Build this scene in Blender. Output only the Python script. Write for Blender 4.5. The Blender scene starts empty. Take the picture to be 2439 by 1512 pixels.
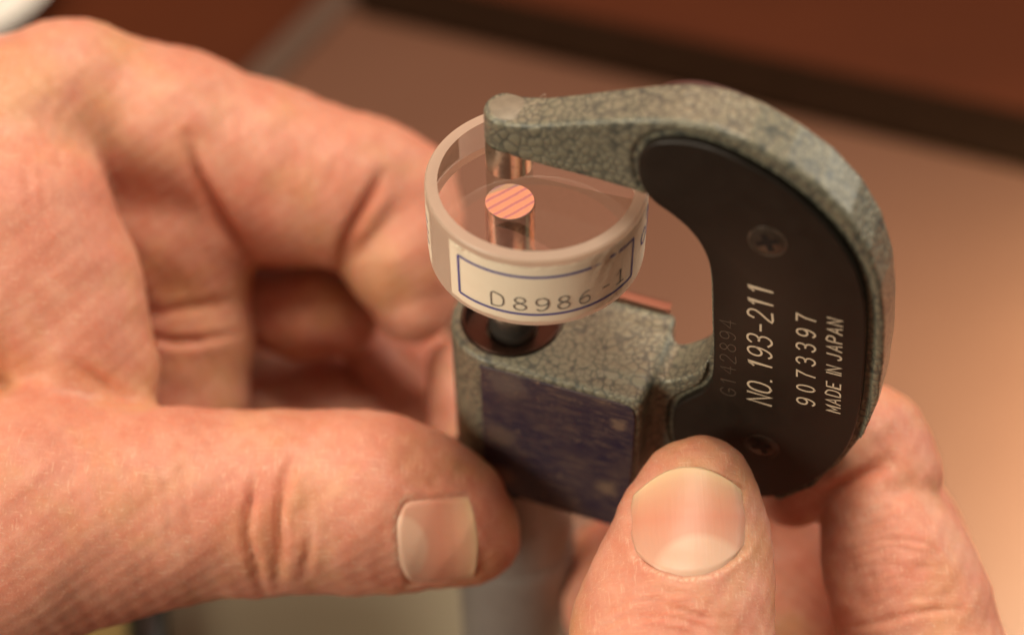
import bpy, bmesh, math, random
import numpy as np
from mathutils import Vector, Matrix
from mathutils.bvhtree import BVHTree
random.seed(7)
MM = 0.001
sc = bpy.context.scene
COL = sc.collection

# ------------------------------------------------------------------ camera
ELEV = math.radians(49.0)      # looking down at the micrometer
ROLL = math.radians(-1.0)
DIST = 240.0                   # mm from lens to the spindle axis at lug height
FPX = 3820.0                   # focal length in photo pixels (2439 wide view)
CX, CY = 1219.5, 756.0
SE, CE = math.sin(ELEV), math.cos(ELEV)
B_ = Vector((0, -CE, SE))                       # towards the camera
R0 = Vector((1, 0, 0)); U0 = Vector((0, SE, CE))
R_ = R0 * math.cos(ROLL) + U0 * math.sin(ROLL)
U_ = U0 * math.cos(ROLL) - R0 * math.sin(ROLL)
CAM = B_ * DIST
cam_d = bpy.data.cameras.new('camera'); cam = bpy.data.objects.new('camera', cam_d); COL.objects.link(cam)
M3 = Matrix((R_, U_, B_)).transposed()
cam.matrix_world = Matrix.Translation(CAM * MM) @ M3.to_4x4()
cam_d.sensor_width = 36.0
cam_d.lens = FPX / 2439.0 * 36.0
cam_d.clip_start = 0.01; cam_d.clip_end = 20
cam_d.dof.use_dof = True
cam_d.dof.focus_distance = (DIST - 20.0) * MM
cam_d.dof.aperture_fstop = cam_d.lens / 7.6
cam_d.dof.aperture_blades = 0
sc.camera = cam

# ------------------------------------------------------------------ light
w = bpy.data.worlds.new('World'); sc.world = w; w.use_nodes = True
bg = w.node_tree.nodes['Background']; bg.inputs[0].default_value = (1.0, 0.78, 0.58, 1); bg.inputs[1].default_value = 0.14

def area(name, loc, target, size, power, color, size_y=None):
    l = bpy.data.lights.new(name, 'AREA'); l.energy = power; l.color = color
    l.size = size * MM
    if size_y: l.shape = 'RECTANGLE'; l.size_y = size_y * MM
    o = bpy.data.objects.new(name, l); COL.objects.link(o)
    o.location = Vector(loc) * MM
    d = Vector(target) - Vector(loc)
    o.rotation_euler = d.to_track_quat('-Z', 'Y').to_euler()
    return o
# pink monochromatic lamp box behind, mirrored in the spindle face; warm room light above; window-white light at right
area('lamp_pink', (40, 520, 500), (0, 0, 0), 640, 1.7, (1.0, 0.40, 0.25), 520)
area('lamp_ceiling', (70, 170, 900), (0, 0, 0), 380, 9.8, (1.0, 0.86, 0.69))
area('lamp_front_left', (-720, -470, 400), (0, 0, 0), 320, 7.8, (1.0, 0.88, 0.70))
ld = area('fill_pad_right', (275, 20, -20), (235, 20, -150), 90, 2.4, (1.0, 0.90, 0.62)); ld.data.spread = math.radians(110)  # added unseen fill to brighten the pad's lower right; spread spares the hand
area('lamp_side', (640, 290, 210), (40, -10, 0), 320, 1.9, (1.0, 0.95, 0.82))
sc.view_settings.view_transform = 'Standard'; sc.view_settings.look = 'None'
sc.view_settings.exposure = -0.06; sc.view_settings.gamma = 1.0
sc.render.engine = 'CYCLES'
sc.cycles.max_bounces = 14; sc.cycles.transmission_bounces = 12; sc.cycles.glossy_bounces = 6; sc.cycles.diffuse_bounces = 4
sc.cycles.use_denoising = True
sc.cycles.sample_clamp_indirect = 4.0

# ------------------------------------------------------------------ placing helpers
def P(x, y, c):
    """world mm of photo point (x,y) lying c mm nearer to the camera than the axis plane"""
    k = FPX / (DIST - c)
    return R_ * ((x - CX) / k) + U_ * ((CY - y) / k) + B_ * c
PHI = math.radians(21.0)
RL = 9.2            # lug radius
UF = Vector((math.cos(PHI), -math.sin(PHI), 0)); NF = Vector((-math.sin(PHI), -math.cos(PHI), 0)); ZF = Vector((0, 0, 1))
def sz(x, y, wv):
    """(s,z) of a photo point on the plane wv mm in front of the micrometer's middle plane"""
    d = R_ * (x - CX) + U_ * (CY - y) - B_ * FPX
    t = (wv - CAM.dot(NF)) / d.dot(NF)
    p = CAM + d * t
    return (p.dot(UF), p.z)
def onz(x, y, z):
    d = R_ * (x - CX) + U_ * (CY - y) - B_ * FPX
    return CAM + d * ((z - CAM.z) / d.z)
def fr(s, wv, z):
    return UF * s + NF * wv + ZF * z

# ------------------------------------------------------------------ object helpers
def tag(o, label=None, cat=None, group=None, kind=None):
    for k, v in (('label', label), ('category', cat), ('group', group), ('kind', kind)):
        if v: o[k] = v
    return o
def mesh_obj(name, verts, faces, mat, parent=None, smooth=True, uv=None):
    me = bpy.data.meshes.new(name)
    v = np.asarray([tuple(p) for p in verts], dtype=np.float64) if not isinstance(verts, np.ndarray) else verts
    v = v * MM
    if isinstance(faces, np.ndarray):
        nf = len(faces); k = faces.shape[1]
        me.vertices.add(len(v)); me.vertices.foreach_set('co', v.astype(np.float32).ravel())
        me.loops.add(nf * k); me.loops.foreach_set('vertex_index', faces.astype(np.int32).ravel())
        me.polygons.add(nf); me.polygons.foreach_set('loop_start', (np.arange(nf) * k).astype(np.int32))
        me.update(calc_edges=True)
    else:
        me.from_pydata(v.tolist(), [], faces)
    me.validate()
    for p in me.polygons: p.use_smooth = smooth
    for m in (mat if isinstance(mat, (list, tuple)) else [mat]): me.materials.append(m)
    o = bpy.data.objects.new(name, me); COL.objects.link(o)
    if parent: o.parent = parent
    return o
def empty(name, loc=(0, 0, 0)):
    o = bpy.data.objects.new(name, None); COL.objects.link(o); o.location = Vector(loc) * MM
    o.empty_display_size = 0.01
    return o
def sharp(o, deg=35):
    bm = bmesh.new(); bm.from_mesh(o.data)
    bmesh.ops.recalc_face_normals(bm, faces=bm.faces[:])
    for e in bm.edges:
        if len(e.link_faces) == 2 and e.calc_face_angle(0) > math.radians(deg): e.smooth = False
    bm.to_mesh(o.data); bm.free(); return o
def lathe(prof, n=96, c=(0, 0), base=None):
    """prof: [(r,z)] -> verts, faces about z"""
    vs, fs = [], []
    for r, z in prof:
        for i in range(n):
            a = 2 * math.pi * i / n
            vs.append((c[0] + r * math.cos(a), c[1] + r * math.sin(a), z))
    for j in range(len(prof) - 1):
        for i in range(n):
            i2 = (i + 1) % n
            fs.append((j * n + i, j * n + i2, (j + 1) * n + i2, (j + 1) * n + i))
    return vs, fs
def spline(pts, per=8, closed=True):
    pts = [Vector(p) for p in pts]; out = []; n = len(pts)
    rng = range(n if closed else n - 1)
    for i in rng:
        if closed: p0, p1, p2, p3 = pts[i - 1], pts[i], pts[(i + 1) % n], pts[(i + 2) % n]
        else: p0, p1, p2, p3 = pts[max(i - 1, 0)], pts[i], pts[i + 1], pts[min(i + 2, n - 1)]
        for k in range(per):
            t = k / per
            out.append(0.5 * ((2 * p1) + (p2 - p0) * t + (2 * p0 - 5 * p1 + 4 * p2 - p3) * t * t + (3 * p1 - p0 - 3 * p2 + p3) * t ** 3))
    if not closed: out.append(pts[-1])
    return out
def inset(poly, d):
    """offset closed 2D poly inwards by d"""
    n = len(poly); A = sum(poly[i].x * poly[(i + 1) % n].y - poly[(i + 1) % n].x * poly[i].y for i in range(n))
    sg = 1 if A > 0 else -1
    out = []
    for i in range(n):
        t = (poly[(i + 1) % n] - poly[i - 1]); t.normalize()
        out.append(poly[i] + Vector((-t.y, t.x)) * d * sg)
    return out
def slab(poly, w0, w1, bev, name, mat, parent, f=fr):
    """flat plate with rounded edge towards w1: poly in (s,z)"""
    n = len(poly)
    rings = [(poly, w0)]
    for k in range(5):
        a = k / 4 * math.pi / 2
        rings.append((inset(poly, bev * (1 - math.cos(a))), w1 - bev + bev * math.sin(a)))
    vs = []; fs = []
    for ring, wv in rings: vs += [f(p.x, wv, p.y) for p in ring]
    for j in range(len(rings) - 1):
        for i in range(n):
            i2 = (i + 1) % n; fs.append((j * n + i, j * n + i2, (j + 1) * n + i2, (j + 1) * n + i))
    fs.append(tuple(range((len(rings) - 1) * n, len(rings) * n))); fs.append(tuple(reversed(range(n))))
    return sharp(mesh_obj(name, vs, fs, mat, parent), 40)

# ------------------------------------------------------------------ implicit surfaces
def nets(F, org, h):
    s = F < 0
    nx, ny, nz = F.shape
    c = np.zeros((nx - 1, ny - 1, nz - 1), np.uint8)
    for i in (0, 1):
        for j in (0, 1):
            for k in (0, 1): c += s[i:nx - 1 + i, j:ny - 1 + j, k:nz - 1 + k]
    act = (c > 0) & (c < 8)
    idx = -np.ones(act.shape, np.int64); I = np.argwhere(act); idx[act] = np.arange(len(I))
    acc = np.zeros((len(I), 3)); cnt = np.zeros(len(I))
    cor = [(i, j, k) for i in (0, 1) for j in (0, 1) for k in (0, 1)]
    for a in cor:
        for b in cor:
            if sum(b) - sum(a) == 1 and sum(abs(b[q] - a[q]) for q in range(3)) == 1:
                fa = F[I[:, 0] + a[0], I[:, 1] + a[1], I[:, 2] + a[2]]; fb = F[I[:, 0] + b[0], I[:, 1] + b[1], I[:, 2] + b[2]]
                m = (fa < 0) != (fb < 0); t = np.where(m, fa / np.where(m, fa - fb, 1), 0)
                pt = np.array(a)[None] + t[:, None] * (np.array(b) - np.array(a))[None]
                acc += pt * m[:, None]; cnt += m
    V = (I + acc / cnt[:, None])
    Q = []
    for ax in range(3):
        sa = np.moveaxis(s, ax, 0); ia = np.moveaxis(idx, ax, 0)
        a, b = sa[:-1, 1:-1, 1:-1], sa[1:, 1:-1, 1:-1]
        E = np.argwhere(a != b); flip = a[tuple(E.T)]
        i, j, k = E[:, 0], E[:, 1] + 1, E[:, 2] + 1
        q = np.stack([ia[i, j - 1, k - 1], ia[i, j, k - 1], ia[i, j, k], ia[i, j - 1, k]], 1)
        f2 = flip if ax != 1 else ~flip
        q[~f2] = q[~f2][:, ::-1]
        Q.append(q)
    Q = np.concatenate(Q); Q = Q[(Q >= 0).all(1)]
    def samp(p):
        p = np.clip(p, 0, np.array(F.shape) - 1.001); i = p.astype(int); f = p - i; r = 0
        for a in cor:
            wv = np.prod([f[:, q] if a[q] else 1 - f[:, q] for q in range(3)], axis=0)
            r = r + wv * F[i[:, 0] + a[0], i[:, 1] + a[1], i[:, 2] + a[2]]
        return r
    for _ in range(2):
        g = np.stack([samp(V + np.eye(3)[q] * .5) - samp(V - np.eye(3)[q] * .5) for q in range(3)], 1)
        g2 = (g ** 2).sum(1); V = V - np.clip((samp(V) / np.maximum(g2, 1e-6))[:, None] * g, -.5, .5)
    g /= np.linalg.norm(g, axis=1)[:, None] + 1e-9
    return V * h + np.array(org), Q, g
def smin(a, b, k):
    if k <= 0: return np.minimum(a, b)
    hh = np.maximum(k - np.abs(a - b), 0) / k
    return np.minimum(a, b) - hh * hh * k * 0.25
def smax(a, b, k): return -smin(-a, -b, k)
def capsule_chain(X, Y, Z, pts, k=1.5, flat=1.0):
    """union of round cones; pts [(x,y,z,r)]"""
    out = None
    for p, q in zip(pts[:-1], pts[1:]):
        a = np.array(p[:3]); b = np.array(q[:3]); a[2] *= flat; b[2] *= flat
        ba = b - a; L = (ba ** 2).sum()
        t = ((X - a[0]) * ba[0] + (Y - a[1]) * ba[1] + (Z * flat - a[2]) * ba[2]) / L
        t = np.clip(t, 0, 1); t = t * 1.0
        d = np.sqrt((X - a[0] - t * ba[0]) ** 2 + (Y - a[1] - t * ba[1]) ** 2 + (Z * flat - a[2] - t * ba[2]) ** 2) - (p[3] + (q[3] - p[3]) * t)
        out = d if out is None else smin(out, d, k)
    return out
def poly_sdf(S, Zz, poly):
    """signed distance to closed polygon, on 2D arrays"""
    d = np.full(S.shape, 1e9); inside = np.zeros(S.shape, bool); n = len(poly)
    for i in range(n):
        ax, ay = poly[i - 1]; bx, by = poly[i]
        ex, ey = bx - ax, by - ay; wx, wy = S - ax, Zz - ay
        t = np.clip((wx * ex + wy * ey) / (ex * ex + ey * ey + 1e-12), 0, 1)
        d = np.minimum(d, (wx - ex * t) ** 2 + (wy - ey * t) ** 2)
        if ay != by:
            cr = ((ay > Zz) != (by > Zz)) & (S < (bx - ax) * (Zz - ay) / (by - ay) + ax); inside ^= cr
    d = np.sqrt(d); return np.where(inside, -d, d)
def sst(a, b, x):
    t = np.clip((x - a) / (b - a), 0, 1); return t * t * (3 - 2 * t)

# ------------------------------------------------------------------ materials
def newmat(name):
    m = bpy.data.materials.new(name); m.use_nodes = True; nt = m.node_tree; nt.nodes.clear()
    out = nt.nodes.new('ShaderNodeOutputMaterial'); return m, nt, out
class N:
    def __init__(s, nt): s.nt = nt
    def n(s, t, **kw):
        nd = s.nt.nodes.new(t)
        for k, v in kw.items(): setattr(nd, k, v)
        return nd
    def l(s, a, b): s.nt.links.new(a, b)
    def coord(s, scale=(1, 1, 1), rot=(0, 0, 0), kind='Object'):
        tc = s.n('ShaderNodeTexCoord'); mp = s.n('ShaderNodeMapping')
        mp.inputs['Scale'].default_value = tuple(v / MM for v in scale) if kind == 'Object' else scale
        mp.inputs['Rotation'].default_value = rot
        s.l(tc.outputs[kind], mp.inputs[0]); return mp.outputs[0]
    def noise(s, vec, scale, detail=3, rough=.5, out='Fac', dist=0):
        t = s.n('ShaderNodeTexNoise'); t.inputs['Scale'].default_value = scale; t.inputs['Detail'].default_value = detail
        t.inputs['Roughness'].default_value = rough; t.inputs['Distortion'].default_value = dist; s.l(vec, t.inputs['Vector']); return t.outputs[out]
    def vor(s, vec, scale, feature='F1', out='Distance', rnd=1):
        t = s.n('ShaderNodeTexVoronoi', feature=feature); t.inputs['Scale'].default_value = scale
        t.inputs['Randomness'].default_value = rnd; s.l(vec, t.inputs['Vector']); return t.outputs[out]
    def ramp(s, fac, stops, interp='LINEAR'):
        r = s.n('ShaderNodeValToRGB'); r.color_ramp.interpolation = interp; e = r.color_ramp.elements
        while len(e) < len(stops): e.new(0.5)
        for q, (p, c) in zip(e, stops): q.position = p; q.color = (*c, 1) if len(c) == 3 else c
        s.l(fac, r.inputs[0]); return r.outputs[0]
    def mix(s, fac, a, b, blend='MIX'):
        m = s.n('ShaderNodeMix', data_type='RGBA', blend_type=blend)
        for sock, v in ((m.inputs[0], fac), (m.inputs[6], a), (m.inputs[7], b)):
            if hasattr(v, 'is_linked') or hasattr(v, 'links'): s.l(v, sock)
            else: sock.default_value = v if not isinstance(v, tuple) else ((*v, 1) if len(v) == 3 else v)
        return m.outputs[2]
    def math(s, op, a, b=None, c=None):
        m = s.n('ShaderNodeMath', operation=op)
        for i, v in enumerate((a, b, c)):
            if v is None: continue
            if hasattr(v, 'links'): s.l(v, m.inputs[i])
            else: m.inputs[i].default_value = v
        return m.outputs[0]
    def bump(s, h, dist, strength=1, normal=None):
        b = s.n('ShaderNodeBump'); b.inputs['Distance'].default_value = dist * MM; b.inputs['Strength'].default_value = strength
        s.l(h, b.inputs['Height'])
        if normal is not None: s.l(normal, b.inputs['Normal'])
        return b.outputs[0]
    def bsdf(s, out, base=None, rough=.5, metal=0, normal=None, spec=.5, coat=0, coat_rough=.1, ior=1.5, **kw):
        p = s.n('ShaderNodeBsdfPrincipled')
        for nm, v in (('Base Color', base), ('Roughness', rough), ('Metallic', metal), ('Specular IOR Level', spec), ('Coat Weight', coat), ('Coat Roughness', coat_rough), ('IOR', ior), ('Normal', normal)):
            if v is None: continue
            if hasattr(v, 'links'): s.l(v, p.inputs[nm])
            else: p.inputs[nm].default_value = (*v, 1) if isinstance(v, tuple) and len(v) == 3 else v
        if out: s.l(p.outputs[0], out.inputs[0])
        return p

def mat_hammer():
    m, nt, out = newmat('hammertone_paint'); k = N(nt)
    v = k.coord()
    # wobble the lookup so the pebbles are irregular
    nz = k.noise(v, .5, 3, .6, 'Color')
    off = k.n('ShaderNodeVectorMath', operation='MULTIPLY_ADD'); k.l(nz, off.inputs[0]); off.inputs[1].default_value = (.75,) * 3; k.l(v, off.inputs[2])
    vv = off.outputs[0]
    big = k.vor(vv, .66, 'F1'); small = k.vor(vv, .95, 'F1')
    sel = k.ramp(k.noise(v, .22, 2), [(.46, (0, 0, 0)), (.54, (1, 1, 1))])
    d = k.mix(sel, big, small)
    eb = k.vor(vv, .66, 'DISTANCE_TO_EDGE'); es = k.vor(vv, .95, 'DISTANCE_TO_EDGE'); ed = k.mix(sel, eb, es)
    thin = k.ramp(ed, [(0, (1, 1, 1)), (.05, (.8,) * 3), (.12, (0, 0, 0))])
    blot = k.ramp(d, [(.56, (0, 0, 0)), (.74, (1,) * 3)])
    dome = k.math('MULTIPLY', k.ramp(ed, [(0, (0,) * 3), (.07, (.55,) * 3), (.16, (.85,) * 3), (.35, (1,) * 3)]), k.ramp(d, [(.30, (1,) * 3), (.68, (.15,) * 3)]))
    crease_on = k.ramp(k.noise(v, .28, 3, .6), [(.36, (.6,) * 3), (.58, (1,) * 3)])
    crease = k.math('MULTIPLY', k.math('MAXIMUM', thin, blot), crease_on)
    base = k.mix(k.noise(v, .12, 3), (.185, .176, .120), (.225, .212, .152))
    base = k.mix(k.math('MULTIPLY', k.noise(v, 9, 2), .15), base, (.20, .20, .16))
    col = k.mix(k.math('MULTIPLY', crease, .75), base, (.030, .040, .042))
    nrm = k.bump(dome, .11, 1)
    nrm = k.bump(k.noise(v, 6, 3), .012, 1, nrm)
    k.bsdf(out, col, .5, .25, nrm, .4, coat=.35, coat_rough=.3)
    return m
def mat_skin(name='skin', seed=0.0):
    m, nt, out = newmat(name); k = N(nt)
    v = k.coord()
    a = k.noise(v, .09, 4, .6); b = k.noise(v, .33, 4, .6); c = k.noise(v, 1.6, 3, .6)
    col = k.mix(k.ramp(a, [(.35, (0,) * 3), (.65, (1,) * 3)]), (.56, .215, .145), (.66, .325, .225))
    col = k.mix(k.math('MULTIPLY', k.ramp(b, [(.42, (0,) * 3), (.72, (1,) * 3)]), .55), col, (.58, .19, .115))
    col = k.mix(k.math('MULTIPLY', k.ramp(k.noise(k.coord((1, 1, 1), (1, 2, 3)), .055, 3, .6), [(.50, (0,) * 3), (.68, (1,) * 3)]), .45), col, (.56, .33, .13))
    col = k.mix(k.math('MULTIPLY', k.ramp(c, [(.45, (0,) * 3), (.8, (1,) * 3)]), .28), col, (.70, .40, .26))
    at = k.n('ShaderNodeAttribute', attribute_name='red')
    col = k.mix(k.math('MULTIPLY', at.outputs['Fac'], .8), col, (.60, .15, .07))
    at2 = k.n('ShaderNodeAttribute', attribute_name='pale')
    rag = k.ramp(k.noise(v, 2.2, 4, .7), [(.38, (0,) * 3), (.56, (1,) * 3)])
    col = k.mix(k.math('MULTIPLY', at2.outputs['Fac'], k.math('MULTIPLY', rag, .7)), col, (.82, .62, .45))
    # fine criss-cross skin relief
    w1 = k.noise(k.coord((1, .22, 1), (.3, .2, .5)), 2.6, 4, .7)
    w2 = k.noise(k.coord((.22, 1, .6), (0, .4, -.35)), 2.4, 4, .7)
    cell = k.vor(v, 2.2, 'DISTANCE_TO_EDGE')
    lines = k.math('MAXIMUM', k.ramp(k.noise(k.coord((1, .08, .6), (.3, .2, .5)), 3.6, 3, .6), [(.60, (0,) * 3), (.66, (1,) * 3)]), k.ramp(k.noise(k.coord((.08, 1, .5), (0, .4, -.35)), 3.2, 3, .6), [(.62, (0,) * 3), (.68, (1,) * 3)]))
    col = k.mix(k.math('MULTIPLY', lines, .38), col, (.78, .52, .37))
    hgt = k.math('ADD', k.math('MULTIPLY', k.math('ADD', w1, w2), .5), k.math('MULTIPLY', k.math('MINIMUM', cell, .12), 1.2))
    nrm = k.bump(hgt, .12, 1)
    p = k.bsdf(out, col, .46, 0, nrm, .42)
    p.inputs['Subsurface Weight'].default_value = 1.0 if False else .55
    p.inputs['Subsurface Radius'].default_value = (1, .32, .18)
    p.inputs['Subsurface Scale'].default_value = 1.9 * MM
    return m
def mat_nail():
    m, nt, out = newmat('nail_plate'); k = N(nt)
    uv = k.n('ShaderNodeTexCoord').outputs['UV']
    sp = k.n('ShaderNodeSeparateXYZ'); k.l(uv, sp.inputs[0]); u, v = sp.outputs[0], sp.outputs[1]
    vo = k.coord()
    col = k.ramp(v, [(0, (.60, .33, .235)), (.30, (.58, .29, .20)), (.55, (.60, .25, .165)), (.74, (.64, .31, .20)), (.88, (.68, .38, .24)), (.955, (.74, .48, .29)), (1, (.78, .55, .34))])
    du = k.math('MULTIPLY', k.math('SUBTRACT', u, .55), 1.8); dv = k.math('MULTIPLY', k.math('SUBTRACT', v, -.05), 1.6)
    lun = k.math('ADD', k.math('MULTIPLY', du, du), k.math('MULTIPLY', dv, dv))
    col = k.mix(k.math('MULTIPLY', k.ramp(lun, [(.40, (1,) * 3), (.56, (0,) * 3)]), .5), col, (.70, .50, .37))
    st = k.noise(k.coord((14, .7, 1), kind='UV'), 2.5, 3)
    col = k.mix(k.math('MULTIPLY', st, .12), col, (.80, .50, .34))
    p = k.bsdf(out, col, .42, 0, k.bump(st, .03, 1), .35)
    p.inputs['Subsurface Weight'].default_value = .35; p.inputs['Subsurface Radius'].default_value = (1, .35, .2); p.inputs['Subsurface Scale'].default_value = 1.2 * MM
    return m
def mat_simple(name, col, rough=.5, metal=0, nscale=None, nvar=.2, bump=0, spec=.5, coat=0):
    m, nt, out = newmat(name); k = N(nt); v = k.coord(); base = col; nrm = None
    if nscale:
        nz = k.noise(v, nscale, 4, .6)
        base = k.mix(nz, tuple(c * (1 - nvar) for c in col), tuple(min(1, c * (1 + nvar)) for c in col))
        if bump: nrm = k.bump(nz, bump)
    k.bsdf(out, base, rough, metal, nrm, spec, coat); return m
def mat_steel(name='ground_steel', col=(.64, .58, .50), rough=.2, metal=.95):
    m, nt, out = newmat(name); k = N(nt)
    s = k.noise(k.coord((.3, .3, 6)), 2, 4, .7); sp = k.noise(k.coord(), 1.2, 3)
    c = k.mix(k.ramp(sp, [(.55, (0,) * 3), (.75, (1,) * 3)]), col, tuple(x * .62 for x in col))
    r = k.math('ADD', k.math('MULTIPLY', s, .12), rough - .05)
    k.bsdf(out, c, r, metal, k.bump(s, .0012)); return m
def mat_plate():
    m, nt, out = newmat('black_anodised_plate'); k = N(nt); v = k.coord()
    n1 = k.noise(v, .35, 4, .6); n2 = k.noise(v, 5, 3)
    base = k.mix(n1, (.010, .0075, .0055), (.020, .014, .010))
    dust = k.ramp(k.noise(v, 2.6, 6, .8), [(.70, (0,) * 3), (.78, (1,) * 3)])
    base = k.mix(k.math('MULTIPLY', dust, .25), base, (.14, .11, .08))
    r = k.math('ADD', k.math('MULTIPLY', n1, .18), .33)
    k.bsdf(out, base, r, 0, k.bump(n2, .006), .35); return m
def mat_panel():
    m, nt, out = newmat('worn_label_panel'); k = N(nt)
    ang = -PHI
    v = k.coord((1, 1, 1)); vs = k.coord((.30, .30, 1.9))
    n1 = k.noise(v, .17, 5, .65); n2 = k.noise(vs, .9, 5, .7); n3 = k.noise(v, .75, 5, .75); n4 = k.noise(v, 1.0, 6, .85)
    col = k.mix(k.ramp(n1, [(.36, (0,) * 3), (.70, (1,) * 3)]), (.026, .021, .046), (.075, .052, .056))
    col = k.mix(k.math('MULTIPLY', k.ramp(n2, [(.50, (0,) * 3), (.70, (1,) * 3)]), .55), col, (.24, .165, .115))
    col = k.mix(k.math('MULTIPLY', k.ramp(n3, [(.60, (0,) * 3), (.70, (1,) * 3)]), .7), col, (.30, .20, .13))
    # printed film gone at two corners: bare patches with ragged edges
    for cx_, cz_, rr, cc_ in ((1.2, -27.5, 3.0, (.42, .20, .11)), (1.2, -17, 3.2, (.22, .15, .10)), (2.5, -3.5, 3.6, (.21, .165, .13)), (20, -6, 1.5, (.36, .25, .16)), (18.8, -22.5, 2.2, (.34, .24, .15))):
        pc = fr(cx_, RL, cz_)
        ds = k.n('ShaderNodeVectorMath', operation='DISTANCE'); k.l(v, ds.inputs[0]); ds.inputs[1].default_value = tuple(pc)
        e_ = k.math('ADD', k.math('DIVIDE', ds.outputs['Value'], rr), k.math('MULTIPLY', k.math('SUBTRACT', k.math('ADD', k.math('MULTIPLY', n2, .7), k.math('MULTIPLY', n4, .3)), .5), 4.0))
        col = k.mix(k.math('MULTIPLY', k.ramp(e_, [(.45, (1,) * 3), (1.1, (0,) * 3)]), .42), col, cc_)
    edge = k.ramp(n4, [(.62, (0,) * 3), (.68, (1,) * 3)])
    col = k.mix(k.math('MULTIPLY', edge, .5), col, (.02, .013, .03))
    k.bsdf(out, col, .45, .15, k.bump(n3, .03), .4); return m
def mat_glass():
    m, nt, out = newmat('polished_optical_glass'); k = N(nt)
    g = k.n('ShaderNodeBsdfPrincipled'); g.inputs['Transmission Weight'].default_value = 1; g.inputs['Roughness'].default_value = 0
    g.inputs['IOR'].default_value = 1.5; g.inputs['Base Color'].default_value = (.985, .97, .94, 1)
    k.l(g.outputs[0], out.inputs[0]); return m
def mat_frost():
    m, nt, out = newmat('ground_glass_rim'); k = N(nt); v = k.coord()
    nz = k.noise(v, 6, 3)
    g = k.n('ShaderNodeBsdfRefraction'); g.inputs['Roughness'].default_value = .62; g.inputs['IOR'].default_value = 1.5; g.inputs[0].default_value = (.95, .85, .74, 1)
    tr = k.n('ShaderNodeBsdfTranslucent'); tr.inputs[0].default_value = (1, .90, .78, 1)
    df = k.n('ShaderNodeBsdfDiffuse'); df.inputs[0].default_value = (.66, .50, .39, 1)
    mx = k.n('ShaderNodeMixShader'); mx.inputs[0].default_value = .5; k.l(tr.outputs[0], mx.inputs[1]); k.l(df.outputs[0], mx.inputs[2])
    m2 = k.n('ShaderNodeMixShader'); m2.inputs[0].default_value = .8; k.l(g.outputs[0], m2.inputs[1]); k.l(mx.outputs[0], m2.inputs[2])
    gl = k.n('ShaderNodeBsdfGlossy'); gl.inputs['Roughness'].default_value = .45
    m3 = k.n('ShaderNodeMixShader'); m3.inputs[0].default_value = .05; k.l(m2.outputs[0], m3.inputs[1]); k.l(gl.outputs[0], m3.inputs[2])
    k.l(m3.outputs[0], out.inputs[0]); return m
def mat_paper():
    m, nt, out = newmat('worn_label_paper'); k = N(nt); v = k.coord()
    n1 = k.noise(v, .5, 5, .7); n2 = k.noise(v, 3, 4, .7)
    col = k.mix(n1, (.93, .84, .67), (.87, .75, .57))
    at = k.n('ShaderNodeAttribute', attribute_name='wear')
    wm = k.math('MULTIPLY', at.outputs['Fac'], k.ramp(k.noise(v, 1.7, 6, .75), [(.44, (0,) * 3), (.58, (1,) * 3)]))
    col = k.mix(k.math('MULTIPLY', wm, .42), col, (.36, .27, .17))
    k.bsdf(out, col, .5, 0, k.bump(n2, .03), .35); return m
def mat_ink(name, col):
    m, nt, out = newmat(name); k = N(nt); v = k.coord()
    n = k.ramp(k.noise(v, 5, 4, .7), [(.3, (0,) * 3), (.7, (1,) * 3)])
    k.bsdf(out, k.mix(k.math('MULTIPLY', n, .45), col, tuple(min(1, c + .22) for c in col)), .55, 0, None, .3); return m
def mat_fringe():
    m, nt, out = newmat('fringed_lapped_face'); k = N(nt)
    v = k.coord((1, 1, 0), (0, 0, math.radians(-36)))
    nz = k.noise(k.coord(), .18, 2)
    sp = k.n('ShaderNodeSeparateXYZ'); k.l(v, sp.inputs[0])
    ph = k.math('ADD', k.math('MULTIPLY', sp.outputs[1], 2 * math.pi / 1.35), k.math('MULTIPLY', nz, 3.5))
    s = k.math('ADD', k.math('MULTIPLY', k.math('SINE', ph), .5), .5)
    col = k.ramp(s, [(0, (.46, .32, .42)), (.28, (.62, .50, .52)), (.6, (.70, .56, .42)), (1, (.72, .56, .46))])  # interference fringes painted as stripes in the mirror colour
    k.bsdf(out, col, .06, 1.0); return m
def mat_wood():
    m, nt, out = newmat('mahogany_desk'); k = N(nt)
    v = k.coord((1, 1, 1), (0, 0, math.radians(24)))
    st = k.coord((.012, .16, .1), (0, 0, math.radians(24)))
    g = k.noise(st, 1.0, 5, .65); b = k.noise(k.coord(), .012, 3)
    col = k.mix(g, (.033, .007, .002), (.07, .017, .004))
    col = k.mix(k.math('MULTIPLY', b, .5), col, (.11, .024, .006))
    k.bsdf(out, col, .55, 0, k.bump(g, .05), .15); return m
def mat_pad():
    m, nt, out = newmat('brown_leather_pad'); k = N(nt); v = k.coord()
    g = k.noise(v, .02, 4); c = k.vor(v, .6, 'DISTANCE_TO_EDGE')
    col = k.mix(g, (.105, .046, .026), (.13, .060, .035))
    k.bsdf(out, col, .42, 0, k.bump(c, .03), .5); return m

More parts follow.
